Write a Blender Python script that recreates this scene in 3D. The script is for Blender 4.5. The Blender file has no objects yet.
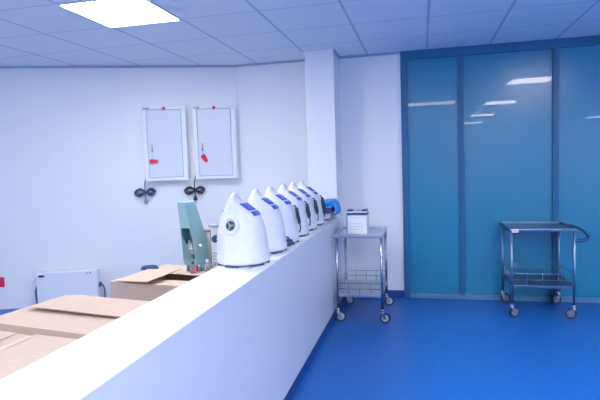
import bpy, bmesh, math, random
from math import sin, cos, pi, radians
from mathutils import Vector, Matrix
random.seed(7)
scn = bpy.context.scene
COL = scn.collection

# ------------------------------------------------------------------ constants
H = 1.4534          # camera height
CEIL = 2.5607
YW = 5.4274         # back wall / glass partition plane
YP = 5.0676         # pillar front
CORNER = Vector((-1.974, 5.433))
WALL_B = Vector((-4.247, 4.525))
WDIR = (WALL_B - CORNER).normalized()          # along angled wall, going left
WANG = math.atan2(-WDIR.y, -WDIR.x)            # rotation whose local X runs along the wall to the right
WT = 0.905          # top of half wall
HX0, HX1 = -1.10, -0.81

# ------------------------------------------------------------------ materials
def mat(name, col, rough=0.5, metal=0.0, coat=0.0, coat_rough=0.03, spec=0.5, noise=None, bump=None, trans=0.0, alpha=1.0, emit=None, sheen=0.0):
    m = bpy.data.materials.new(name); m.use_nodes = True
    nt = m.node_tree; b = nt.nodes['Principled BSDF']
    b.inputs['Base Color'].default_value = (*col, 1)
    b.inputs['Roughness'].default_value = rough
    b.inputs['Metallic'].default_value = metal
    b.inputs['Coat Weight'].default_value = coat
    b.inputs['Coat Roughness'].default_value = coat_rough
    b.inputs['Specular IOR Level'].default_value = spec
    b.inputs['Transmission Weight'].default_value = trans
    b.inputs['Alpha'].default_value = alpha
    b.inputs['Sheen Weight'].default_value = sheen
    if emit:
        b.inputs['Emission Color'].default_value = (*emit[0], 1)
        b.inputs['Emission Strength'].default_value = emit[1]
    tc = None
    if noise or bump:
        tc = nt.nodes.new('ShaderNodeTexCoord')
    if noise:
        sc, amt, stretch = noise
        mp = nt.nodes.new('ShaderNodeMapping'); mp.inputs['Scale'].default_value = stretch
        nt.links.new(tc.outputs['Object'], mp.inputs[0])
        n = nt.nodes.new('ShaderNodeTexNoise'); n.inputs['Scale'].default_value = sc; n.inputs['Detail'].default_value = 4
        nt.links.new(mp.outputs[0], n.inputs[0])
        mx = nt.nodes.new('ShaderNodeMix'); mx.data_type = 'RGBA'
        mx.inputs['A'].default_value = (*[c*(1-amt) for c in col], 1)
        mx.inputs['B'].default_value = (*[min(1, c*(1+amt)) for c in col], 1)
        nt.links.new(n.outputs['Fac'], mx.inputs['Factor'])
        nt.links.new(mx.outputs['Result'], b.inputs['Base Color'])
    if bump:
        sc, st = bump
        n2 = nt.nodes.new('ShaderNodeTexNoise'); n2.inputs['Scale'].default_value = sc
        nt.links.new(tc.outputs['Object'], n2.inputs[0])
        bp = nt.nodes.new('ShaderNodeBump'); bp.inputs['Strength'].default_value = st; bp.inputs['Distance'].default_value = 0.01
        nt.links.new(n2.outputs['Fac'], bp.inputs['Height'])
        nt.links.new(bp.outputs[0], b.inputs['Normal'])
    return m

M = {}
M['wall'] = mat('wall_paint', (.83, .84, .86), .55, noise=(3, .012, (1, 1, 1)))
M['halfwall'] = mat('half_wall_panel', (.66, .69, .76), .3, noise=(2, .012, (1, 1, 1)))
M['coping'] = mat('white_coping', (.90, .90, .90), .35)  # top of the half wall: strong overhead light put into a whiter colour
M['floor'] = mat('blue_vinyl', (.014, .145, .49), .38, spec=.4, noise=(26, .26, (1, 2.5, 1)), bump=(40, .03))
M['base'] = mat('blue_cove', (.012, .06, .26), .45)
M['trim'] = mat('grey_trim', (.36, .43, .58), .5)
M['frame'] = mat('blue_grey_aluminium', (.022, .145, .29), .4, spec=.4)
M['rail'] = mat('pale_bottom_rail', (.10, .25, .42), .35)
M['glass'] = None
M['steel'] = mat('stainless_steel', (.46, .50, .55), .24, metal=1.0)
M['steel_sheet'] = mat('stainless_sheet', (.60, .64, .69), .3, metal=1.0)
M['handle'] = mat('dark_blue_steel', (.10, .17, .28), .3, metal=1.0)
M['satin'] = mat('satin_blue_grey_steel', (.13, .22, .34), .35, metal=1.0)  # same sheet steel, darker reflections on the handled trolley put into the colour
M['satin_leg'] = mat('satin_steel_tube', (.34, .42, .52), .3, metal=1.0)  # same steel tube, colour lowered to imitate darker reflections
M['wheel_dark'] = mat('dark_grey_wheel', (.16, .21, .28), .45)
M['rubber'] = mat('dark_rubber', (.02, .03, .05), .6)
M['wheel'] = mat('grey_wheel', (.45, .50, .56), .4)
M['white_plastic'] = mat('white_plastic', (.72, .74, .78), .28, coat=.3)
M['white_metal'] = mat('white_metal', (.80, .82, .86), .3, coat=.35, coat_rough=.12)
M['door_metal'] = mat('cabinet_door', (.66, .70, .79), .24, coat=.5, coat_rough=.1)
M['blue_panel'] = mat('blue_keypad', (.05, .09, .46), .3)
M['blue_light'] = mat('blue_display', (.16, .27, .70), .25)
M['dark'] = mat('dark_plastic', (.015, .022, .03), .45)
M['dark_blue'] = mat('dark_blue_plastic', (.03, .07, .18), .4)
M['lens'] = mat('dark_green_vent', (.02, .06, .08), .3)
M['grey_plastic'] = mat('grey_plastic', (.32, .36, .44), .4)
M['card'] = mat('cardboard', (.61, .47, .37), .8, noise=(14, .07, (1, 4, 1)))
M['card_dark'] = mat('cardboard_edge', (.52, .33, .22), .85)
M['tape'] = mat('packing_tape', (.74, .58, .46), .35)
M['red'] = mat('red_plastic', (.74, .02, .09), .45)
M['red_dark'] = mat('red_sticker', (.55, .02, .06), .5)
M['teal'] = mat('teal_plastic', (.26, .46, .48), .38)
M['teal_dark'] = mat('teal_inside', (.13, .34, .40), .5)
M['bag'] = mat('clear_bag', (.70, .66, .72), .25, alpha=.75, noise=(30, .25, (1, 1, 1)))
M['clear'] = mat('clear_plastic', (.80, .84, .90), .08, trans=.75)
M['wood'] = mat('brown_wood', (.40, .20, .13), .55)
M['paper'] = mat('white_paper', (.80, .81, .85), .7)
M['print'] = mat('pale_print', (.52, .58, .70), .7)
M['cloth_blue'] = mat('blue_cloth', (.03, .30, .80), .5, bump=(60, .3))
M['cloth_purple'] = mat('purple_cloth', (.16, .06, .26), .6, bump=(60, .3))
M['cloth_white'] = mat('white_cloth', (.75, .74, .80), .7, bump=(60, .3))
M['blue_edge'] = mat('blue_carton_edge', (.05, .35, .75), .5)
M['label'] = mat('pink_label', (.75, .62, .66), .6)
M['light'] = mat('light_diffuser', (.9, .9, .9), .5, emit=((1.0, .985, .97), 20.0))

M['light_dim'] = mat('dim_light_diffuser', (.9, .9, .9), .5, emit=((1.0, .985, .97), 9.0))

def ceiling_material():
    m = bpy.data.materials.new('ceiling_tiles'); m.use_nodes = True
    nt = m.node_tree; b = nt.nodes['Principled BSDF']; b.inputs['Roughness'].default_value = .8
    tc = nt.nodes.new('ShaderNodeTexCoord'); sp = nt.nodes.new('ShaderNodeSeparateXYZ')
    nt.links.new(tc.outputs['Object'], sp.inputs[0])
    def edge(out, w):
        a = nt.nodes.new('ShaderNodeMath'); a.operation = 'DIVIDE'; a.inputs[1].default_value = .6
        nt.links.new(out, a.inputs[0])
        f = nt.nodes.new('ShaderNodeMath'); f.operation = 'PINGPONG'; f.inputs[1].default_value = .5
        nt.links.new(a.outputs[0], f.inputs[0])
        l = nt.nodes.new('ShaderNodeMath'); l.operation = 'LESS_THAN'; l.inputs[1].default_value = w/.6
        nt.links.new(f.outputs[0], l.inputs[0]); return l.outputs[0]
    ex = edge(sp.outputs[0], .010); ey = edge(sp.outputs[1], .009)
    n = nt.nodes.new('ShaderNodeTexNoise'); n.inputs['Scale'].default_value = 60
    nt.links.new(tc.outputs['Object'], n.inputs[0])
    base = nt.nodes.new('ShaderNodeMix'); base.data_type = 'RGBA'
    base.inputs['A'].default_value = (.80, .83, .88, 1); base.inputs['B'].default_value = (.84, .87, .92, 1)
    nt.links.new(n.outputs['Fac'], base.inputs['Factor'])
    m1 = nt.nodes.new('ShaderNodeMix'); m1.data_type = 'RGBA'; m1.inputs['B'].default_value = (.62, .68, .78, 1)
    nt.links.new(ey, m1.inputs['Factor']); nt.links.new(base.outputs['Result'], m1.inputs['A'])
    m2 = nt.nodes.new('ShaderNodeMix'); m2.data_type = 'RGBA'; m2.inputs['B'].default_value = (.48, .56, .71, 1)
    nt.links.new(ex, m2.inputs['Factor']); nt.links.new(m1.outputs['Result'], m2.inputs['A'])
    nt.links.new(m2.outputs['Result'], b.inputs['Base Color'])
    return m
M['ceiling'] = ceiling_material()

def glass_material():
    # frosted teal back-painted glass: clear polished face over a hazy coloured layer
    m = bpy.data.materials.new('teal_frosted_glass'); m.use_nodes = True
    nt = m.node_tree; b = nt.nodes['Principled BSDF']
    b.inputs['Base Color'].default_value = (.003, .225, .38, 1)
    b.inputs['Roughness'].default_value = .27
    b.inputs['Specular IOR Level'].default_value = .75
    b.inputs['Coat Weight'].default_value = .38
    b.inputs['Coat Roughness'].default_value = .02
    b.inputs['Coat IOR'].default_value = 1.45
    return m
M['glass'] = glass_material()

# ------------------------------------------------------------------ mesh helpers
def box(bm, x0, x1, y0, y1, z0, z1, bev=0.0, mi=0, seg=2):
    t = bmesh.new()
    vs = [t.verts.new((x, y, z)) for z in (z0, z1) for y in (y0, y1) for x in (x0, x1)]
    for f in ((0, 2, 3, 1), (4, 5, 7, 6), (0, 1, 5, 4), (2, 6, 7, 3), (0, 4, 6, 2), (1, 3, 7, 5)):
        t.faces.new([vs[i] for i in f])
    if bev > 0:
        bmesh.ops.bevel(t, geom=t.edges[:] + t.verts[:], offset=bev, segments=seg, affect='EDGES', profile=.5)
    merge(bm, t, mi)

def merge(bm, t, mi=0, mtx=None):
    if mtx is not None: t.transform(mtx)
    t.verts.index_update()
    mp = [bm.verts.new(v.co) for v in t.verts]
    for f in t.faces:
        try:
            nf = bm.faces.new([mp[v.index] for v in f.verts]); nf.material_index = mi; nf.smooth = f.smooth
        except ValueError: pass
    t.free()

def poly(bm, pts, mi=0):
    vs = [bm.verts.new(p) for p in pts]; f = bm.faces.new(vs); f.material_index = mi; return f

def slab(bm, pts, th, mi=0):
    """thin board: quad/polygon pts extruded down along its normal by th"""
    pts = [Vector(p) for p in pts]
    n = (pts[1]-pts[0]).cross(pts[2]-pts[0]).normalized()
    if n.z < 0: n = -n; 
    lo = [p - n*th for p in pts]
    a = [bm.verts.new(p) for p in pts]; b = [bm.verts.new(p) for p in lo]
    bm.faces.new(a).material_index = mi
    bm.faces.new(b[::-1]).material_index = mi
    k = len(pts)
    for i in range(k):
        j = (i+1) % k
        bm.faces.new([a[j], a[i], b[i], b[j]]).material_index = mi

def cyl(bm, p0, p1, r0, r1=None, seg=20, mi=0, cap=True):
    p0, p1 = Vector(p0), Vector(p1); r1 = r0 if r1 is None else r1
    d = (p1-p0).normalized()
    a = d.orthogonal().normalized(); b = d.cross(a)
    A = [bm.verts.new(p0 + (a*cos(2*pi*i/seg)+b*sin(2*pi*i/seg))*r0) for i in range(seg)]
    B = [bm.verts.new(p1 + (a*cos(2*pi*i/seg)+b*sin(2*pi*i/seg))*r1) for i in range(seg)]
    for i in range(seg):
        j = (i+1) % seg
        f = bm.faces.new([A[i], A[j], B[j], B[i]]); f.smooth = True; f.material_index = mi
    if cap:
        bm.faces.new(A[::-1]).material_index = mi; bm.faces.new(B).material_index = mi

def ring(bm, c, axis, R, r, seg=28, sides=10, mi=0):
    c = Vector(c); d = Vector(axis).normalized(); a = d.orthogonal().normalized(); b = d.cross(a)
    rows = []
    for i in range(seg):
        t = 2*pi*i/seg; e = a*cos(t)+b*sin(t)
        rows.append([bm.verts.new(c + e*(R+r*cos(2*pi*k/sides)) + d*(r*sin(2*pi*k/sides))) for k in range(sides)])
    for i in range(seg):
        for k in range(sides):
            f = bm.faces.new([rows[i][k], rows[(i+1) % seg][k], rows[(i+1) % seg][(k+1) % sides], rows[i][(k+1) % sides]])
            f.smooth = True; f.material_index = mi

def smooth_path(pts, n=8, closed=False):
    P = [Vector(p) for p in pts]; out = []
    k = len(P)
    for i in range(k if closed else k-1):
        if closed: p0, p1, p2, p3 = P[(i-1) % k], P[i], P[(i+1) % k], P[(i+2) % k]
        else: p0, p1, p2, p3 = P[max(i-1, 0)], P[i], P[i+1], P[min(i+2, k-1)]
        for j in range(n):
            t = j/n
            out.append(.5*((2*p1)+(-p0+p2)*t+(2*p0-5*p1+4*p2-p3)*t*t+(-p0+3*p1-3*p2+p3)*t**3))
    if not closed: out.append(P[-1])
    return out

def tube(bm, pts, r, seg=10, closed=False, mi=0, sm=0):
    P = smooth_path(pts, sm, closed) if sm else [Vector(p) for p in pts]
    k = len(P); rows = []; up = None
    for i in range(k):
        if closed: t = P[(i+1) % k]-P[(i-1) % k]
        else: t = P[min(i+1, k-1)]-P[max(i-1, 0)]
        t.normalize()
        if up is None: up = t.orthogonal().normalized()
        up = (up - t*up.dot(t)); up = up.normalized() if up.length > 1e-6 else t.orthogonal().normalized()
        b = t.cross(up)
        rows.append([bm.verts.new(P[i]+(up*cos(2*pi*s/seg)+b*sin(2*pi*s/seg))*r) for s in range(seg)])
    for i in range(k if closed else k-1):
        A, B = rows[i], rows[(i+1) % k]
        for s in range(seg):
            f = bm.faces.new([A[s], A[(s+1) % seg], B[(s+1) % seg], B[s]]); f.smooth = True; f.material_index = mi
    if not closed:
        bm.faces.new(rows[0][::-1]).material_index = mi; bm.faces.new(rows[-1]).material_index = mi

def obj(name, bm, mats, parent=None, loc=(0, 0, 0), rz=0.0, recalc=True):
    if recalc: bmesh.ops.recalc_face_normals(bm, faces=bm.faces[:])
    me = bpy.data.meshes.new(name); bm.to_mesh(me); bm.free()
    for m in (mats if isinstance(mats, (list, tuple)) else [mats]): me.materials.append(m)
    o = bpy.data.objects.new(name, me); COL.objects.link(o)
    o.location = loc; o.rotation_euler = (0, 0, rz)
    if parent: o.parent = parent
    return o

def tag(o, label, cat, group=None):
    o['label'] = label; o['category'] = cat
    if group: o['group'] = group
    return o
def thing(name, label, cat, loc=(0, 0, 0), rz=0, group=None):
    o = bpy.data.objects.new(name, None); COL.objects.link(o); o.empty_display_size = .1
    o.location = loc; o.rotation_euler = (0, 0, rz); return tag(o, label, cat, group)
def struct(name, bm, m, parent=None, loc=(0, 0, 0), rz=0):
    o = obj(name, bm, m, parent, loc, rz); o['kind'] = 'structure'; return o
def NB(): return bmesh.new()

# ------------------------------------------------------------------ the room
XL, XR, YB = -6.4, 6.6, -7.6
SL = (WALL_B.y-CORNER.y)/(WALL_B.x-CORNER.x)
yl = CORNER.y + SL*(XL-CORNER.x)
bm = NB(); box(bm, XL-.2, XR+.2, YB-.2, YW+.4, -.10, 0); struct('floor', bm, M['floor'])
GX, GY = -3.5326, 3.0046           # an intersection of the ceiling grid
bm = NB(); box(bm, XL-.2-GX, XR+.2-GX, YB-.2-GY, YW+.4-GY, 0, .10); struct('ceiling', bm, M['ceiling'], loc=(GX, GY, CEIL))
# back wall, from the corner to the glass partition
PX0 = -.198
bm = NB(); box(bm, CORNER.x-.02, PX0, YW, YW+.15, 0, CEIL); struct('wall_back', bm, M['wall'])
# angled wall on the left
L = (XL-CORNER.x)/WDIR.x
bm = NB(); box(bm, -L, 0.0, 0, .15, 0, CEIL); struct('wall_angled', bm, M['wall'], loc=(CORNER.x, CORNER.y, 0), rz=WANG)
def wall_with_added_window(name, n, x0, x1, y0, y1, wy0, wy1, z0, z1):  # windows are out of view, added so sky light fills the room
    bm = NB()
    box(bm, x0, x1, y0, wy0, 0, CEIL); box(bm, x0, x1, wy1, y1, 0, CEIL)
    box(bm, x0, x1, wy0, wy1, 0, z0); box(bm, x0, x1, wy0, wy1, z1, CEIL)
    struct(name, bm, M['wall'])
    xm = (x0+x1)/2; bm = NB(); k = 5
    for i in range(k+1):
        y = wy0+(wy1-wy0)*i/k; box(bm, xm-.03, xm+.03, max(wy0, y-.025), min(wy1, y+.025), z0, z1)
    for z in (z0, z1-.05): box(bm, xm-.03, xm+.03, wy0, wy1, z, z+.05)
    struct('window_%d' % n, bm, M['white_metal'])
    for x in (xm,):
        l = bpy.data.lights.new('daylight_portal', 'AREA'); l.shape = 'RECTANGLE'; l.size = z1-z0; l.size_y = wy1-wy0
        l.cycles.is_portal = True
        o = bpy.data.objects.new('daylight_portal', l); COL.objects.link(o); o.location = (x0 if x0 < 0 else x1, (wy0+wy1)/2, (z0+z1)/2)
        o.rotation_euler = (0, radians(-90 if x0 < 0 else 90), 0)
wall_with_added_window('wall_left', 2, XL-.15, XL, YB, yl+.1, -6.0, 2.6, .8, 2.40)
wall_with_added_window('wall_right', 3, XR, XR+.15, YB, YW+.15, -6.6, 0.2, .8, 2.40)
bm = NB(); box(bm, XL-.15, XR+.15, YB-.15, YB, 0, CEIL); struct('wall_front', bm, M['wall'])
PX1 = 3.01
bm = NB(); box(bm, PX1, XR, YW, YW+.15, 0, CEIL); struct('wall_far', bm, M['wall'])
# pillar and half wall
bm = NB(); box(bm, -1.125, -.832, YP, YW, 0, CEIL, .004); struct('wall_pillar', bm, M['wall'])
bm = NB(); box(bm, HX0+.001, HX1-.001, -1.2, YP, 0, WT-.006); wd = struct('wall_divider', bm, M['halfwall'])
bm = NB(); box(bm, HX0, HX1, -1.2, YP, WT-.006, WT, .001); obj('coping', bm, M['coping'], wd)  # thin layer of the half wall itself, painted whiter as if strongly lit
# ceiling trims
def trim(n, x0, x1, y0, y1, z0, z1, loc=(0, 0, 0), rz=0, m='trim'):
    b = NB(); box(b, x0, x1, y0, y1, z0, z1, .002); struct('trim_%d' % n, b, M[m], loc=loc, rz=rz)
trim(1, -L, .0, -.018, 0, CEIL-.022, CEIL, (CORNER.x, CORNER.y, 0), WANG)
trim(2, CORNER.x, -1.125, YW-.018, YW, CEIL-.02, CEIL)
trim(3, -.832, PX0, YW-.02, YW, CEIL-.022, CEIL)
trim(4, -.832, -.814, YP-.02, YW, CEIL-.022, CEIL)
trim(5, -1.14, -.814, YP-.018, YP, CEIL-.016, CEIL, m='wall')
def baseb(side, x0, x1, y0, y1, loc=(0, 0, 0), rz=0):
    b = NB(); box(b, x0, x1, y0, y1, 0, .075, .004); struct('baseboard_'+side, b, M['base'], loc=loc, rz=rz)
baseb('back', -.81, PX0, YW-.014, YW)
baseb('divider', HX1, HX1+.006, -1.2, YW-.014)

# glass partition
FD = .07
bm = NB()
box(bm, PX0, PX0+.065, YW-.02, YW+FD, 0, CEIL, .003)
box(bm, PX0+.065, PX1, YW-.02, YW+FD, CEIL-.085, CEIL, .003)
box(bm, PX1-.065, PX1, YW-.02, YW+FD, 0, CEIL-.085, .003)
win = struct('window_1', bm, M['frame'])
bm = NB(); box(bm, PX0+.065, PX1-.065, YW-.02, YW+FD, 0, .05, .003); obj('bottom_rail', bm, M['rail'], win)
MUL = [.392, 1.268, 2.144]
xs = [PX0+.065] + MUL + [PX1-.065]
for x in MUL:
    bm = NB(); box(bm, x-.026, x+.026, YW-.02, YW+FD, .05, CEIL-.085, .003)
    box(bm, x-.012, x+.012, YW-.026, YW-.018, .05, CEIL-.085, .002); obj('mullion', bm, M['frame'], win)
for i in range(4):
    a = xs[i] + (.026 if i else 0); b = xs[i+1] - (.026 if i < 3 else 0)
    bm = NB(); box(bm, a, b, YW+.010, YW+.022, .05, CEIL-.085); obj('glass_pane', bm, M['glass'], win)

# ------------------------------------------------------------------ ceiling lights
def ceiling_light(x0, x1, y0, y1, label, m='light'):
    t = thing('ceiling_light', label, 'ceiling light', ((x0+x1)/2, (y0+y1)/2, CEIL), group='square ceiling light panels')
    w, d = (x1-x0)/2, (y1-y0)/2
    bm = NB()
    for a in ((-w, w, -d, -d+.012), (-w, w, d-.012, d), (-w, -w+.012, -d+.012, d-.012), (w-.012, w, -d+.012, d-.012)):
        box(bm, *a, -.010, 0)
    obj('frame', bm, M['white_metal'], t)
    bm = NB(); box(bm, -w+.012, w-.012, -d+.012, d-.012, -.007, -.001); obj('diffuser', bm, M[m], t)
AX = lambda i: GX + .6*i
ceiling_light(AX(2), AX(3), GY, GY+.6, 'square glowing ceiling panel over the cardboard boxes, the one in view')
for j in (-5, -10, -15):
    ceiling_light(AX(2), AX(3), GY+.6*j, GY+.6*j+.6, 'square ceiling panel behind the camera over the left side')
for i, nm in ((8, 'in line with the glass partition'), (14, 'far to the right')):
    for j in (-1, -6, -11, -16):
        ceiling_light(AX(i), AX(i+1), GY+.6*j, GY+.6*j+.6, 'square ceiling panel out of view %s' % nm)

ceiling_light(AX(5), AX(7), GY-3.0, GY-2.4, 'double-length ceiling panel right behind the camera', 'light_dim')  # unseen panel, added only for its streak in the left glass pane
# ------------------------------------------------------------------ wall cabinets
def cabinet(s_right, label, tagrot):
    """s_right: distance of its right side from the room corner, along the angled wall"""
    W, D, HT, Z0 = .455, .10, .79, 1.315
    p = CORNER + WDIR*(s_right+W)
    n = Vector((sin(WANG), -cos(WANG)))
    t = thing('wall_cabinet', label, 'cabinet', (p.x, p.y, Z0), WANG, 'white metal wall cabinets')
    bm = NB()
    box(bm, .012, W-.012, -D, 0, .012, HT-.012, .004)
    # raised front rim
    rl, rr, rt, rbm = .040, .050, .028, .034
    for a in ((0, W, 0, rbm), (0, W, HT-rt, HT), (0, rl, rbm, HT-rt), (W-rr, W, rbm, HT-rt)):
        box(bm, a[0], a[1], -D-.014, -D+.012, a[2], a[3], .004)
    obj('body', bm, M['white_metal'], t)
    bm = NB(); box(bm, rl+.005, W-rr-.005, -D-.012, -D+.002, rbm+.005, HT-rt-.005, .003)
    d = obj('door', bm, M['door_metal'], t)
    bm = NB(); box(bm, rl, W-rr, -D-.002, -D, rbm, HT-rt); obj('door_gap', bm, M['grey_plastic'], t)
    bm = NB(); box(bm, .080, .093, -D-.022, -D-.011, .31, .39, .003); box(bm, .084, .089, -D-.026, -D-.02, .33, .37, .001)
    obj('lock', bm, M['grey_plastic'], d)
    bm = NB(); cyl(bm, (W/2+.0, -D-.014, HT-.016), (W/2, -D-.018, HT-.016), .017, seg=24); obj('red_sticker', bm, M['red_dark'], t)
    bm = NB(); box(bm, .008, .075, -D-.0165, -D-.014, HT-.024, HT-.006); obj('name_label', bm, M['grey_plastic'], t)
    for hz in (.12, .60):
        bm = NB(); box(bm, W-.045, W-.030, -D-.018, -D-.010, hz, hz+.06, .003); obj('hinge', bm, M['white_metal'], t)
    # power cord below the left corner, tied in a bow
    cy = -.03
    bm = NB()
    cx = -.022
    tube(bm, [(.03, cy, .03), (.012, cy-.02, .055), (-.004, cy-.02, .03), (cx, cy, -.03), (cx+.002, cy, -.12)], .0055, sm=6)
    for k, (a, b, c) in enumerate(((.112, .030, .0), (.10, .022, .012), (.106, .036, -.012), (.09, .018, .006))):
        yy = cy-.006*k
        tube(bm, [(cx, yy, -.112+c*.3), (cx-a*.5, yy, -.100+b*.5+c), (cx-a, yy, -.118+c), (cx-a*.6, yy, -.140-b*.4+c), (cx, yy-.004, -.124+c*.3),
                  (cx+a*.55, yy, -.105+b*.6+c), (cx+a*.98, yy, -.108+c), (cx+a*.6, yy, -.135-b*.4+c)], .0065, seg=8, closed=True, sm=6)
    ring(bm, (cx, cy-.01, -.118), (1, 0, 0), .020, .007)
    tube(bm, [(cx, cy, -.12), (cx+.002, cy-.008, -.16), (cx+.004, cy, -.19)], .0055, sm=5)
    c = obj('power_cord', bm, M['dark_blue'] if tagrot > 1 else M['dark'], t)
    bm = NB(); cyl(bm, (cx+.004, cy, -.185), (cx+.004, cy, -.215), .014, .022); cyl(bm, (cx+.004, cy, -.215), (cx+.004, cy, -.232), .024, .020)
    for q in (-.008, .008): cyl(bm, (cx+.004+q, cy, -.23), (cx+.004+q, cy, -.250), .0028, seg=8)
    obj('plug', bm, M['grey_plastic'] if tagrot > 1 else M['dark'], c)
    return t, p, n, D, Z0
cab1 = cabinet(.575, 'white metal wall cabinet left of its twin, red tag hanging level from its lock', 2)
cab2 = cabinet(.045, 'white metal wall cabinet nearest the room corner, red tag hanging askew', 1)
def key_tag(cab, label, z, ang, dx):
    t0, p, n, D, Z0 = cab
    base = Vector((p.x, p.y, 0)) + Vector((cos(WANG), sin(WANG), 0))*.0865
    k = thing('key_tag', label, 'key tag', (base.x, base.y, Z0), WANG, 'red key tags')
    bm = NB(); y = -D-.028
    ring(bm, (0, y, .325), (0, 1, 0), .011, .0016, 20, 6)
    tube(bm, [(0, y, .314), (dx*.2, y, z+.055), (dx*.4, y, z+.025)], .0018, seg=6, sm=4)
    box(bm, -.004, .004, y-.002, y+.010, .315, .350, .001)
    obj('key_chain', bm, M['steel'], k)
    t = bmesh.new()
    N = 20
    sh = []
    for i in range(N):
        a = 2*pi*i/N
        u = .047*(abs(cos(a))**.6)*(1 if cos(a) > 0 else -1); v = .024*(abs(sin(a))**.8)*(1 if sin(a) > 0 else -1)*(1-.25*u/.047)
        sh.append((u, v))
    A = [t.verts.new((u, -.004, v)) for u, v in sh]; B = [t.verts.new((u, .004, v)) for u, v in sh]
    t.faces.new(A); t.faces.new(B[::-1])
    for i in range(N): t.faces.new([A[i], B[i], B[(i+1) % N], A[(i+1) % N]])
    bm = NB(); merge(bm, t, 0, Matrix.Translation((dx, y, z)) @ Matrix.Rotation(ang, 4, 'Y'))
    obj('tag', bm, M['red'], k)
key_tag(cab1, 'red key tag hanging level on the left wall cabinet', .210, radians(0), .012)
key_tag(cab2, 'red key tag hanging tilted on the wall cabinet by the corner', .228, radians(58), .020)

# ------------------------------------------------------------------ white panel heater on the angled wall
def heater():
    W, D = .62, .10
    p = CORNER + WDIR*(1.57+W)
    t = thing('panel_heater', 'low white panel heater against the angled wall behind the boxes', 'heater', (p.x, p.y, 0), WANG)
    bm = NB(); box(bm, 0, W, -D-.06, -.06, .03, .40, .012); obj('body', bm, M['white_metal'], t)
    bm = NB()
    for k in range(16): box(bm, .06+k*.034, .08+k*.034, -D-.04, -.08, .399, .403)
    obj('top_vent', bm, M['white_metal'], t)
    bm = NB(); box(bm, .03, .085, -D-.075, -D-.055, .355, .372, .004); obj('switch', bm, M['dark'], t)
    for xb in (W-.12, W-.085):
        bm = NB(); box(bm, xb, xb+.025, -D-.068, -D-.058, .36, .375, .003); obj('control_button', bm, M['grey_plastic'], t)
    for x in (.02, W-.06):
        bm = NB(); box(bm, x, x+.04, -D-.12, 0-.01, 0, .035, .006); obj('foot', bm, M['dark'], t)
    bm = NB(); tube(bm, [(W, -.1, .22), (W+.03, -.12, .23), (W+.055, -.12, .17), (W+.05, -.1, .05), (W+.08, -.06, .007)], .008, sm=6)
    box(bm, W-.012, W+.02, -.13, -.07, .205, .25, .006); obj('power_cord', bm, M['dark_blue'], t)
    bm = NB(); tube(bm, [(-.005, -.1, .26), (-.02, -.12, .2), (-.012, -.13, .08), (.0, -.12, .036)], .010, sm=6); obj('side_handle', bm, M['dark_blue'], t)
heater()
p = CORNER + WDIR*(2.56+.16)
bm = NB(); box(bm, 0, .16, -.012, 0, 0, .105, .003); box(bm, .02, .14, -.015, -.011, .02, .085, .002)
tag(obj('wall_plate', bm, M['red'], loc=(p.x, p.y, .243), rz=WANG), 'small red plate low on the angled wall at the left edge', 'wall plate')

# ------------------------------------------------------------------ cardboard boxes behind the half wall
def carton(label, loc, rz, W, D, HT, flaps, tapes=()):
    """open carton: four walls and a bottom; flaps = list of polygons in local coordinates"""
    t = thing('cardboard_box', label, 'box', loc, rz, 'cardboard boxes behind the half wall')
    bm = NB(); th = .006
    box(bm, 0, W, 0, th, 0, HT); box(bm, 0, W, D-th, D, 0, HT)
    box(bm, 0, th, th, D-th, 0, HT); box(bm, W-th, W, th, D-th, 0, HT); box(bm, th, W-th, th, D-th, 0, th)
    obj('body', bm, M['card'], t)
    for f in flaps:
        bm = NB(); slab(bm, f, .005); obj('flap', bm, M['card'], t)
    for f in tapes:
        bm = NB(); slab(bm, f, .001); obj('tape', bm, M['tape'], t)
    return t
Z = .70
R9 = radians(-9)
W1, D1 = 1.0, .53
carton('large cardboard box with its back flap lifted, beside the half wall', (-2.21, 2.111, 0), R9, W1, D1, Z-.006, [
    [(0, 0, Z), (W1, 0, Z), (W1, .25, Z), (0, .25, Z)],
    [(0, .255, Z), (W1, .255, Z), (W1, D1, Z), (0, D1, Z)],
    [(.08, D1, Z+.010), (W1, D1, Z+.010), (W1, .225, Z+.018), (.08, .215, Z+.026)],
    ])
W2, D2 = 1.12, 1.0; Z2 = Z-.014
carton('large cardboard box at bottom left nearest the camera, flaps folded shut', (-2.441, 1.080, 0), R9, W2, D2, Z2-.008, [
    [(0, 0, Z2-.001), (.62, 0, Z2-.001), (.49, D2, Z2-.001), (0, D2, Z2-.001)],
    [(.64, 0, Z2), (W2, 0, Z2-.001), (W2, D2, Z2+.016), (.51, D2, Z2+.008)],
    [(0, .70, Z2+.005), (.44, .74, Z2+.007), (.40, D2-.01, Z2+.007), (0, D2-.01, Z2+.005)],
    ], [[(.585, .06, Z2+.0012), (.655, .06, Z2+.0022), (.535, D2-.02, Z2+.011), (.475, D2-.02, Z2+.0015)]])
W3, D3 = .80, .60
cb3 = carton('cardboard box with raised flap, farthest of the boxes', (-2.060, 3.000, 0), radians(-8), W3, D3, Z-.006, [
    [(0, D3, Z), (W3, D3, Z), (W3, D3*.52, Z), (0, D3*.52, Z)],
    [(.03, .02, Z+.004), (.365, -.075, Z+.036), (.365, .31, Z+.045), (.05, .33, Z+.018)],
    [(0, 0, Z), (W3, 0, Z), (W3, .14, Z), (0, .14, Z)],
    ])
# black cable coil at the back left of that box
bm = NB()
for k in range(4):
    R1, R2 = .062-.006*k, .040-.004*k
    tube(bm, [(R1*cos(a), R2*sin(a), .006+.007*(k % 3)) for a in [2*pi*i/24 for i in range(24)]], .0055, seg=8, closed=True)
tag(obj('cable_coil', bm, M['dark_blue'], loc=(-1.99, 3.40, Z+.002), rz=radians(20)), 'dark coiled cable on the farthest cardboard box', 'cable')

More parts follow.
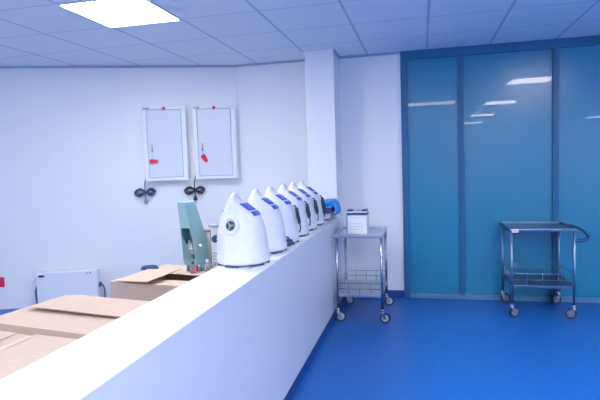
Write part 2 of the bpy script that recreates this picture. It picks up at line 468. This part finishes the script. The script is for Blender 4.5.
# ------------------------------------------------------------------ teal plastic machine
def teal_machine():
    t = thing('teal_dispenser', 'tall teal plastic dispenser with an alcove, on the farthest box', 'dispenser', (-1.605, 3.415, Z+.001), radians(0))
    tb = bmesh.new()
    fy = lambda x: -.062-.030*max(0, min(1, (x+.11)/.13))
    prof = [(-.112, .495), (-.104, .502), (-.056, .502), (-.050, .495), (.006, .27), (.036, .06), (.028, .05), (-.068, .05), (-.076, .06), (-.092, .285)]
    hole = [(-.080, .085), (-.086, .20), (-.084, .305), (-.078, .316), (-.022, .316), (-.013, .305), (.012, .20), (.021, .10), (.014, .085)]
    bk = [(-.104, .495), (-.098, .502), (-.034, .502), (-.024, .495), (.060, .215), (.068, .075), (.061, .05), (-.062, .05), (-.070, .06), (-.088, .285)]
    by = [.08, .08, .05, .05, .05, .05, .05, .08, .08, .08]
    fo = [tb.verts.new((x, fy(x), z)) for x, z in prof]
    ba = [tb.verts.new((x, y, z)) for (x, z), y in zip(bk, by)]
    fi = [tb.verts.new((x, fy(x), z)) for x, z in hole]
    es = []
    for lst in (fo, fi):
        for i in range(len(lst)): es.append(tb.edges.new((lst[i], lst[(i+1) % len(lst)])))
    bmesh.ops.triangle_fill(tb, use_beauty=True, use_dissolve=False, edges=es)
    n = len(prof)
    for i in range(n): tb.faces.new([fo[i], fo[(i+1) % n], ba[(i+1) % n], ba[i]])
    tb.faces.new(ba)
    bm = NB(); merge(bm, tb)
    body = obj('body', bm, M['teal'], t)
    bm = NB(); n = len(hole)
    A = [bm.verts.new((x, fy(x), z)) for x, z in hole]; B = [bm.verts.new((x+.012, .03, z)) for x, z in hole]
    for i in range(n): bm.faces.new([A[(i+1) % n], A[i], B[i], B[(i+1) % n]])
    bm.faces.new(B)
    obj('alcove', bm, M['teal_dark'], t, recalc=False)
    bm = NB(); cyl(bm, (.040, -.036, .185), (.052, -.048, .187), .012, .008); obj('button', bm, M['paper'], t)
    for x, y in ((-.055, -.045), (.045, -.025), (-.05, .05), (.045, .02)):
        bm = NB(); cyl(bm, (x, y, 0), (x, y, .056), .016, .013); obj('foot', bm, M['teal_dark'], t)
    bm = NB(); box(bm, -.032, .018, -.082, -.04, 0, .048, .005); obj('red_tray', bm, M['red'], t)
    # crumpled clear bag inside the alcove
    b = thing('plastic_bag', 'crumpled translucent bag inside the teal dispenser', 'bag', (-1.605, 3.415, Z+.001), radians(0))
    bm = NB(); tb = bmesh.new(); bmesh.ops.create_icosphere(tb, subdivisions=4, radius=1)
    rnd = random.Random(3)
    ph = [rnd.uniform(0, 6) for _ in range(6)]
    for v in tb.verts:
        q = v.co.copy(); k = 1+.10*sin(9*q.x+ph[0]+4*q.z)+.09*sin(11*q.z+ph[1]+5*q.y)+.06*sin(17*q.y+ph[2]+7*q.x)
        v.co = Vector((q.x*k*.046*(1.0-.2*q.z), q.y*k*.034, q.z*k*.058))
    for f in tb.faces: f.smooth = True
    merge(bm, tb, 0, Matrix.Translation((-.030, -.044, .148)))
    obj('bag_body', bm, M['bag'], b)
    b2 = NB(); tube(b2, [(-.04, -.04, .18), (-.035, -.045, .205), (-.045, -.04, .222)], .008, sm=4); obj('bag_knot', b2, M['bag'], b)
teal_machine()

# things behind the nearest domed machine
def bottle(label, x, y, z, h, r, capm):
    t = thing('small_bottle', label, 'bottle', (x, y, z), 0, 'small clear bottles on the far box')
    bm = NB(); prev = None; prof = [(.0, r*.9), (.006, r), (h*.62, r), (h*.78, r*.55), (h*.82, r*.45)]
    for (z0, r0), (z1, r1) in zip(prof, prof[1:]): cyl(bm, (0, 0, z0), (0, 0, z1), r0, r1, 18, cap=(z0 == 0 or z1 == h*.82))
    obj('bottle_body', bm, M['clear'], t)
    bm = NB(); cyl(bm, (0, 0, h*.80), (0, 0, h), r*.52, r*.50, 18); obj('cap', bm, capm, t)
ZB = Z+.001
bottle('small clear bottle with dark cap at the foot of the teal dispenser', -1.590, 3.295, ZB, .085, .022, M['dark_blue'])
bottle('small clear bottle with pale cap between dispenser and domed machine', -1.475, 3.29, ZB, .10, .022, M['paper'])
bottle('small clear bottle with grey cap closest to the domed machine', -1.425, 3.30, ZB, .080, .020, M['grey_plastic'])
def white_appliance():
    t = thing('white_appliance', 'white boxy appliance with dark knob, mostly hidden by the nearest domed machine', 'appliance', (-1.34, 3.46, ZB), radians(-8))
    bm = NB(); box(bm, -.135, .14, -.09, .10, 0, .315, .008); obj('body', bm, M['white_plastic'], t)
    bm = NB(); box(bm, -.145, .15, -.10, .11, .316, .335, .006); obj('lid', bm, M['grey_plastic'], t)
    bm = NB(); cyl(bm, (-.085, -.09, .235), (-.085, -.12, .235), .030, .025, 24); box(bm, -.091, -.079, -.128, -.115, .21, .26, .003); obj('knob', bm, M['dark_blue'], t)
    bm = NB()
    for k in range(4): box(bm, -.125, -.02, -.093, -.089, .06+.022*k, .068+.022*k)
    obj('vent', bm, M['grey_plastic'], t)
white_appliance()
def picture():
    t = thing('wooden_frame', 'small brown wooden frame standing beside the teal dispenser', 'frame', (-1.548, 3.490, ZB), radians(0))
    bm = NB(); w, h, b = .075, .285, .016
    w2 = .034
    for a in ((-w2, w2, 0, b), (-w2, w2, h-b, h), (-w2, -w2+b, b, h-b), (w2-b, w2, b, h-b)): box(bm, a[0], a[1], -.012, .012, a[2], a[3], .003)
    obj('frame', bm, M['wood'], t)
    bm = NB(); box(bm, -w2+b, w2-b, -.004, .004, b, h-b); obj('card', bm, M['paper'], t)
picture()

# ------------------------------------------------------------------ domed machines on the half wall
def loft(bm, rows, seg=48, mi=0):
    """rows: (z, cx, cy, a, b, exponent)"""
    R = []
    for (z, cx, cy, a, b, e) in rows:
        r = []
        for i in range(seg):
            t = 2*pi*i/seg; c, s = cos(t), sin(t)
            r.append(bm.verts.new((cx+a*abs(c)**e*(1 if c >= 0 else -1), cy+b*abs(s)**e*(1 if s >= 0 else -1), z)))
        R.append(r)
    for A, B in zip(R, R[1:]):
        for i in range(seg):
            f = bm.faces.new([A[i], A[(i+1) % seg], B[(i+1) % seg], B[i]]); f.smooth = True; f.material_index = mi
    bm.faces.new(R[0][::-1]).material_index = mi; f = bm.faces.new(R[-1]); f.material_index = mi; f.smooth = True

# silhouette: z, left, right, half depth
SIL = [(.012, -.146, .146, .146), (.020, -.150, .150, .150), (.050, -.149, .149, .149), (.056, -.146, .146, .146), (.10, -.145, .142, .142),
       (.15, -.141, .137, .138), (.20, -.134, .129, .130), (.24, -.124, .118, .120), (.265, -.116, .107, .112), (.283, -.108, .096, .105), (.30, -.100, .076, .097), (.315, -.092, .056, .089),
       (.33, -.084, .036, .082), (.34, -.080, .020, .076), (.347, -.077, .009, .071), (.356, -.073, -.002, .064), (.368, -.067, -.012, .053), (.380, -.060, -.019, .040), (.389, -.053, -.024, .026), (.395, -.047, -.030, .012)]
def sil_at(z):
    for p, q in zip(SIL, SIL[1:]):
        if p[0] <= z <= q[0]:
            t = (z-p[0])/(q[0]-p[0]); return [p[i]+(q[i]-p[i])*t for i in range(1, 4)]
    return SIL[-1][1:]
def surf(z, phi, off=0.0):
    l, r, b = sil_at(z); cx = (l+r)/2; a = (r-l)/2
    return Vector((cx+(a+off)*cos(phi), (b+off)*sin(phi), z+off*.5))
def domed_proto():
    bm = NB(); loft(bm, [(z, (l+r)/2, 0, (r-l)/2, b, 1.0) for z, l, r, b in SIL])
    body = obj('body', bm, M['white_plastic'])
    parts = [body]
    # dark foot ring showing in segments under the body
    for k in range(6):
        bm = NB(); a0 = 2*pi*k/6+.12; a1 = a0+.56
        n = 8; vo = []
        for i in range(n+1):
            t = a0+(a1-a0)*i/n
            vo.append([bm.verts.new((rr*cos(t), rr*sin(t), zz)) for rr in (.10, .147) for zz in (0, .0125)])
        for a, b in zip(vo, vo[1:]):
            for i, j in ((0, 1), (1, 3), (3, 2), (2, 0)): bm.faces.new([a[i], a[j], b[j], b[i]])
        bm.faces.new([vo[0][i] for i in (0, 2, 3, 1)]); bm.faces.new([vo[-1][i] for i in (0, 1, 3, 2)])
        parts.append(obj('foot', bm, M['dark_blue']))
    # port: raised collar, dark recess, fan blades and hub. faces -Y and a little left
    phi = radians(-98); zc = .225
    c = surf(zc, phi); nrm = Vector((cos(phi), sin(phi), .22)).normalized()
    bm = NB(); ring(bm, c+nrm*.000, nrm, .040, .012, 36, 12); cyl(bm, c-nrm*.03, c+nrm*.004, .046, .042, 36)
    port = obj('port_collar', bm, M['white_plastic']); parts.append(port)
    subs = []
    bm = NB(); cyl(bm, c-nrm*.01, c+nrm*.007, .0265, seg=32); subs.append(obj('port_opening', bm, M['lens']))
    bm = NB(); a = nrm.orthogonal().normalized(); b = nrm.cross(a)
    for k in range(3):
        t = 2*pi*k/3+.5; e = a*cos(t)+b*sin(t); g = a*-sin(t)+b*cos(t)
        P = [c+nrm*.0085+e*.006-g*.003, c+nrm*.0085+e*.023-g*.007, c+nrm*.0085+e*.023+g*.001, c+nrm*.0085+e*.006+g*.003]
        slab(bm, P, .002)
    cyl(bm, c+nrm*.006, c+nrm*.011, .0075, seg=16)
    subs.append(obj('port_grille', bm, M['grey_plastic']))
    # control panel: two blue fields on the slope
    def sv(z, v, off):
        l, r, b = sil_at(z); return surf(z, math.asin(max(-1, min(1, v/b))), off)
    def patch(z0, z1, p0, p1, off, th, m, name, nz=8, np_=10):
        bm = NB(); top = []; bot = []
        for i in range(nz+1):
            z = z0+(z1-z0)*i/nz
            top.append([bm.verts.new(sv(z, p0+(p1-p0)*j/np_, off)) for j in range(np_+1)])
            bot.append([bm.verts.new(sv(z, p0+(p1-p0)*j/np_, off-th)) for j in range(np_+1)])
        for i in range(nz):
            for j in range(np_):
                bm.faces.new([top[i][j], top[i][j+1], top[i+1][j+1], top[i+1][j]]).smooth = True
                bm.faces.new([bot[i][j], bot[i+1][j], bot[i+1][j+1], bot[i][j+1]])
        for i in range(nz):
            bm.faces.new([top[i][0], top[i+1][0], bot[i+1][0], bot[i][0]]); bm.faces.new([top[i][-1], bot[i][-1], bot[i+1][-1], top[i+1][-1]])
        for j in range(np_):
            bm.faces.new([top[0][j], bot[0][j], bot[0][j+1], top[0][j+1]]); bm.faces.new([top[-1][j], top[-1][j+1], bot[-1][j+1], bot[-1][j]])
        return obj(name, bm, m)
    V = .055
    parts.append(patch(.300, .338, -V, V, .003, .008, M['blue_panel'], 'control_panel')); d1 = patch(.307, .328, -.036, .0, .0045, .004, M['blue_light'], 'display')
    parts.append(patch(.270, .293, -V, V, .003, .008, M['blue_panel'], 'keypad')); d2 = patch(.275, .287, -.036, .0, .0045, .004, M['blue_light'], 'keypad_button')
    # horizontal vent ribs low on the left side
    bm = NB()
    for k in range(7):
        z = .075+.017*k
        tube(bm, [surf(z, radians(q), .001) for q in range(-178, -112, 5)], .0032, seg=6)
    parts.append(obj('vent_ribs', bm, M['white_plastic']))
    # side latch at upper left
    bm = NB(); q = surf(.285, radians(170)); box(bm, q.x-.014, q.x+.006, q.y-.012, q.y+.012, .27, .30, .004); parts.append(obj('latch', bm, M['grey_plastic']))
    return parts, port, subs, (d1, d2)
parts, port, subs, disp = domed_proto()
def cord_mesh_side():
    bm = NB(); rnd = random.Random(5)
    for k in range(5):
        o = .012+.006*(k % 3); w = .014+.006*rnd.random()+.003*k
        zt, zb = .235-.006*k, .115+.012*rnd.random()
        y0 = .028+.005*k
        def s(z, dy):
            ph = math.asin(max(-1, min(1, (y0+dy)/.13))); return surf(z, ph, o)
        tube(bm, [s(zt, 0), s(zt-.03, w), s((zt+zb)/2, w*1.1), s(zb+.02, w*.7), s(zb, 0), s(zb+.02, -w*.7), s((zt+zb)/2, -w*1.1), s(zt-.03, -w)], .006, seg=8, closed=True, sm=5)
    tube(bm, [surf(.25, radians(16), .004), surf(.235, radians(16), .016), surf(.10, radians(18), .020), surf(.06, radians(20), .010)], .005, sm=5)
    return obj('power_cord', bm, M['lens'])
def cord_mesh_table():
    bm = NB()
    for k in range(2):
        R = .033-.003*k
        c = Vector((.122, .18+.004*k, .010+.006*k))
        tube(bm, [c+Vector((R*.8*cos(2*pi*i/16), R*sin(2*pi*i/16), -.004+.012*(1+sin(2*pi*i/16))+.003*k)) for i in range(16)], .005, seg=8, closed=True, sm=2)
    tube(bm, [(.135, .05, .08), (.145, .09, .07), (.128, .15, .050), (.13, .20, .015), (.16, .195, .012)], .0055, sm=6)
    return obj('power_cord', bm, M['dark_blue'])
CS, CT = cord_mesh_side(), cord_mesh_table()
MY = [2.69, 3.08, 3.42, 3.77, 4.10, 4.43]
MLAB = ['white domed machine nearest the camera, its round fan port in full view',
        'second white domed machine from the camera, a cord coiled at its foot',
        'third white domed machine from the camera on the half wall',
        'fourth white domed machine from the camera, dark cord hanging on its side',
        'fifth white domed machine from the camera, next to last in the row',
        'white domed machine at the far end of the row, beside the blue cloth']
def cp(o, parent):
    c = o.copy(); COL.objects.link(c); c.parent = parent; return c
for k, y in enumerate(MY):
    t = thing('domed_machine', MLAB[k], 'machine', (-.985-.004*k, y, WT), radians([0, 2, -2, 1, -1, 2][k]), 'white domed machines in a row on the half wall')
    for p_ in parts:
        c = cp(p_, t)
        if p_ is port:
            for s_ in subs: cp(s_, c)
        if p_.name.startswith('control_panel'): cp(disp[0], c)
        if p_.name.startswith('keypad'): cp(disp[1], c)
    if k == 1: cp(CT, t)
    if k >= 2: cp(CS, t)
for o in parts + subs + list(disp) + [CS, CT]: bpy.data.objects.remove(o)

# ------------------------------------------------------------------ folded cloths at the far end of the half wall
def cloth_pad(name, label, z0, z1, x0, x1, y0, y1, m, wav, seed, layers=2):
    bm = NB(); rnd = random.Random(seed); dz = (z1-z0)/layers
    for l in range(layers):
        t = bmesh.new(); bmesh.ops.create_grid(t, x_segments=1, y_segments=1, size=1); t.free()
        t = bmesh.new()
        vs = [t.verts.new((x, y, z)) for z in (0, 1) for y in (0, 1) for x in (0, 1)]
        for f in ((0, 2, 3, 1), (4, 5, 7, 6), (0, 1, 5, 4), (2, 6, 7, 3), (0, 4, 6, 2), (1, 3, 7, 5)): t.faces.new([vs[i] for i in f])
        bmesh.ops.bevel(t, geom=t.edges[:]+t.verts[:], offset=.12, segments=3, affect='EDGES', profile=.5)
        bmesh.ops.subdivide_edges(t, edges=[e for e in t.edges if e.calc_length() > .3], cuts=7, use_grid_fill=True)
        p1, p2 = rnd.uniform(0, 6), rnd.uniform(0, 6); ex = rnd.uniform(-.006, .006)
        for v in t.verts:
            q = v.co
            v.co = Vector((x0+(x1-x0)*q.x+ex, y0+(y1-y0)*q.y+ex, z0+dz*(l+q.z)+wav*q.z*(sin(5*q.x+p1)+.6*sin(7*q.y+p2+3*q.x))))
        for f in t.faces: f.smooth = True
        merge(bm, t)
    return tag(obj(name, bm, m), label, 'cloth', 'folded cloths on the half wall')
bm = NB(); box(bm, -1.07, -.855, 4.66, 4.98, WT, WT+.012, .003); box(bm, -1.06, -.865, 4.67, 4.97, WT+.012, WT+.020, .002)
tag(obj('flat_tray', bm, M['grey_plastic']), 'flat grey tray under the folded cloths by the pillar', 'tray')
cloth_pad('folded_cloth', 'white folded cloth at the bottom of the pile by the pillar', WT+.022, WT+.070, -1.06, -.845, 4.68, 4.98, M['cloth_white'], .003, 1)
cloth_pad('folded_cloth', 'purple folded cloth in the middle of the pile by the pillar', WT+.076, WT+.115, -1.06, -.825, 4.67, 4.99, M['cloth_purple'], .003, 2)
bt = cloth_pad('folded_cloth', 'bright blue folded cloth on top of the pile by the pillar', WT+.121, WT+.185, -1.07, -.815, 4.66, 5.0, M['cloth_blue'], .006, 3)
bm = NB()
for k in range(7):   # the end of the blue cloth hanging over the right side of the pile
    pass
n = 10; cols = []
for i in range(n+1):
    y = 4.69+.28*i/n; w = .008*sin(i*1.7)
    pr = [(-.83, WT+.178), (-.802+w, WT+.165), (-.785+w, WT+.125), (-.778+w*.8, WT+.085), (-.790+w*.5, WT+.050)]
    pi_ = [(x-.014, z-.008 if j < 2 else z) for j, (x, z) in enumerate(pr)]
    cols.append(([bm.verts.new((x, y, z)) for x, z in pr], [bm.verts.new((x, y, z)) for x, z in pi_]))
for i in range(n):
    for j in range(4):
        bm.faces.new([cols[i][0][j], cols[i+1][0][j], cols[i+1][0][j+1], cols[i][0][j+1]]).smooth = True
        bm.faces.new([cols[i][1][j], cols[i][1][j+1], cols[i+1][1][j+1], cols[i+1][1][j]]).smooth = True
    bm.faces.new([cols[i][0][4], cols[i+1][0][4], cols[i+1][1][4], cols[i][1][4]])
for q in (0, n):
    for j in range(4): bm.faces.new([cols[q][0][j], cols[q][0][j+1], cols[q][1][j+1], cols[q][1][j]])
obj('hanging_end', bm, M['cloth_blue'], bt)

# ------------------------------------------------------------------ steel trolleys
def trolley(label, x0, x1, y0, y1, HT, handle, wire_h, yaws, sticker, rz=0):
    W, D = x1-x0, y1-y0
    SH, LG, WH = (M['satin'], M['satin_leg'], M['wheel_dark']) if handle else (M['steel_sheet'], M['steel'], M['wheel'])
    t = thing('steel_trolley', label, 'trolley', (x0, y0, 0), rz, 'stainless steel trolleys')
    tr = .0105 if handle else .0125
    i = 0
    for lx in (0, W):
        for ly in (0, D):
            bm = NB(); cyl(bm, (lx, ly, .115), (lx, ly, HT-.005), tr, seg=16); cyl(bm, (lx, ly, .10), (lx, ly, .125), .016, seg=16)
            leg = obj('leg', bm, LG, t)
            a = yaws[i]; i += 1
            d = Vector((cos(a), sin(a), 0)); s = Vector((-sin(a), cos(a), 0))
            b = Vector((lx, ly, 0)); ax = b + d*.024 + Vector((0, 0, .047))
            bm = NB(); cyl(bm, b+Vector((0, 0, .085)), b+Vector((0, 0, .105)), .020, seg=16)
            for sg in (-1, 1):
                q = [b+s*sg*.018+Vector((0, 0, .088))-d*.016, b+s*sg*.018+Vector((0, 0, .088))+d*.024, ax+s*sg*.018+d*.012-Vector((0, 0, .008)), ax+s*sg*.018-d*.012-Vector((0, 0, .008))]
                slab_side = bmesh.new()
                A = [slab_side.verts.new(v) for v in q]; B = [slab_side.verts.new(v+s*sg*.003) for v in q]
                slab_side.faces.new(A); slab_side.faces.new(B[::-1])
                for k in range(4): slab_side.faces.new([A[k], A[(k+1) % 4], B[(k+1) % 4], B[k]])
                merge(bm, slab_side)
            slab(bm, [b+Vector((0, 0, .091))-d*.018-s*.021, b+Vector((0, 0, .091))+d*.026-s*.021, b+Vector((0, 0, .091))+d*.026+s*.021, b+Vector((0, 0, .091))-d*.018+s*.021], .004)
            cyl(bm, ax-s*.024, ax+s*.024, .006, seg=10)
            # brake pedal
            slab(bm, [b+Vector((0, 0, .083))+d*.02-s*.012, b+Vector((0, 0, .068))+d*.062-s*.012, b+Vector((0, 0, .068))+d*.062+s*.012, b+Vector((0, 0, .083))+d*.02+s*.012], .004)
            fk = obj('caster', bm, M['steel'], leg)
            bm = NB(); cyl(bm, ax-s*.012, ax+s*.012, .0465, seg=28); ring(bm, ax, s, .038, .009, 28, 8)
            cyl(bm, ax-s*.0135, ax+s*.0135, .032, seg=20, mi=1)
            obj('wheel', bm, [M['rubber'], WH], leg)
    # top tray with raised rim all round
    bm = NB(); e = .022
    box(bm, -e, W+e, -e, D+e, HT-.020, HT-.012, .002)
    for a in ((-e, W+e, -e, -e+.016), (-e, W+e, D+e-.016, D+e), (-e, -e+.016, -e+.016, D+e-.016), (W+e-.016, W+e, -e+.016, D+e-.016)):
        box(bm, *a, HT-.024, HT+.005, .004)
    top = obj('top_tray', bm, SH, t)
    if sticker:
        bm = NB(); box(bm, -.005, .055, -e-.003, -e-.0005, HT-.028, HT+.002); obj('label_sticker', bm, M['label'], top)
    # lower shelf
    zs = .292 if handle else .25
    bm = NB(); box(bm, .0, W, .0, D, zs-.012, zs, .002)
    for a in ((.012, W-.012, -.006, .006), (.012, W-.012, D-.006, D+.006), (-.006, .006, .012, D-.012), (W-.006, W+.006, .012, D-.012)): box(bm, *a, zs-.022, zs+.004, .003)
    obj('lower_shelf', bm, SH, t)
    # guard rails of wire
    bm = NB(); r = .0024 if handle else .0032
    for zz in (zs+wire_h*.5, zs+wire_h):
        tube(bm, [(0, 0, zz), (W, 0, zz), (W, D, zz), (0, D, zz)], r, seg=8, closed=True)
    for f in (.25, .5, .75):
        for q in ((W*f, 0), (W*f, D), (0, D*f), (W, D*f)): cyl(bm, (q[0], q[1], zs), (q[0], q[1], zs+wire_h), r, seg=8)
    obj('guard_rail', bm, LG, t)
    if handle:
        bm = NB(); hz = HT-.014
        tube(bm, [(W+e-.005, D-.03, hz), (W+.085, D-.05, hz-.012), (W+.135, D*.5, hz-.032), (W+.125, .06, hz-.066), (W+.08, .015, hz-.085), (W+.0, .0, hz-.088)], .013, seg=12, sm=6)
        obj('push_handle', bm, M['handle'], t)
    return t
trolley('stainless steel trolley beside the half wall with a white carton on top', -.764, -.362, 4.53, 5.09, .795, False, .105,
        [radians(10), radians(15), radians(-5), radians(20)], False)
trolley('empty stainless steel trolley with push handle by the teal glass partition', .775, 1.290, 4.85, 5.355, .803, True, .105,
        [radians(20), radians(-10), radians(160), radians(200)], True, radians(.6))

# white carton standing on the trolley beside the half wall
def carton_white():
    t = thing('white_carton', 'white printed carton with a dark top band on the steel trolley', 'carton', (-.590, 4.74, .7835), radians(-2))
    W, D, HT = .186, .12, .205
    bm = NB(); box(bm, -W/2, W/2, -D/2, D/2, 0, HT-.03, .002); obj('body', bm, M['paper'], t)
    bm = NB()
    # slightly sagging dark band under the lid
    n = 12; f0 = []
    for i in range(n+1):
        x = -W/2-.002+(W+.004)*i/n; z = HT-.030+.006*sin(pi*i/n)
        f0.append([bm.verts.new((x, y, zz)) for y in (-D/2-.003, D/2+.003) for zz in (z, z+.018)])
    for a, b in zip(f0, f0[1:]):
        for f in ((0, 1), (1, 3), (3, 2), (2, 0)): bm.faces.new([a[f[0]], a[f[1]], b[f[1]], b[f[0]]])
    bm.faces.new([f0[0][i] for i in (0, 2, 3, 1)]); bm.faces.new([f0[-1][i] for i in (0, 1, 3, 2)])
    obj('dark_band', bm, M['dark_blue'], t)
    bm = NB(); box(bm, -W/2, W/2, -D/2, D/2, HT-.008, HT+.004, .002); obj('lid', bm, M['paper'], t)
    for xx in (-W/2, W/2-.052):
        bm = NB(); box(bm, xx, xx+.052, -D/2+.01, D/2-.02, HT+.005, HT+.020, .003); obj('lid_tab', bm, M['dark_blue'], t)
    bm = NB(); box(bm, -.022, .018, -D/2+.02, D/2-.03, HT+.005, HT+.014, .003); obj('lid_clip', bm, M['grey_plastic'], t)
    bm = NB()
    for k, (a, b) in enumerate(((-.06, .07), (-.07, -.01), (-.07, .05), (-.07, .06), (-.07, .03))):
        z = .150-.027*k
        if k == 1: continue
        box(bm, a, b, -D/2-.0012, -D/2+.001, z, z+.004)
    obj('print', bm, M['print'], t)
    bm = NB(); box(bm, -W/2-.0025, -W/2+.006, -D/2-.0025, D/2, 0.002, HT-.035); obj('blue_edge', bm, M['blue_edge'], t)
carton_white()

# ------------------------------------------------------------------ world, camera, view
w = bpy.data.worlds.new('world'); scn.world = w; w.use_nodes = True
w.node_tree.nodes['Background'].inputs[0].default_value = (.86, .93, 1, 1); w.node_tree.nodes['Background'].inputs[1].default_value = 1.5
cam = bpy.data.cameras.new('camera'); co = bpy.data.objects.new('camera', cam); COL.objects.link(co)
yaw, pitch, roll, f = -.2360, -.0716, -.0330, 509.74
yaw, pitch, roll = radians(-13.52032758), radians(-4.10254434), radians(-1.89076722)
fw = Vector((sin(yaw)*cos(pitch), cos(yaw)*cos(pitch), sin(pitch)))
r0 = Vector((cos(yaw), -sin(yaw), 0)); u0 = r0.cross(fw)
R = r0*cos(roll)+u0*sin(roll); U = -r0*sin(roll)+u0*cos(roll)
mw = Matrix(((R.x, U.x, -fw.x, 0), (R.y, U.y, -fw.y, 0), (R.z, U.z, -fw.z, H), (0, 0, 0, 1)))
co.matrix_world = mw
cam.sensor_width = 36; cam.lens = f*36/600; cam.clip_start = .05
scn.camera = co
vs = scn.view_settings
scn.display_settings.display_device = 'sRGB'
vs.view_transform = 'Standard'; vs.look = 'None'; vs.gamma = 1; vs.use_curve_mapping = False; vs.exposure = 0.95
scn.cycles.max_bounces = 10; scn.cycles.diffuse_bounces = 6
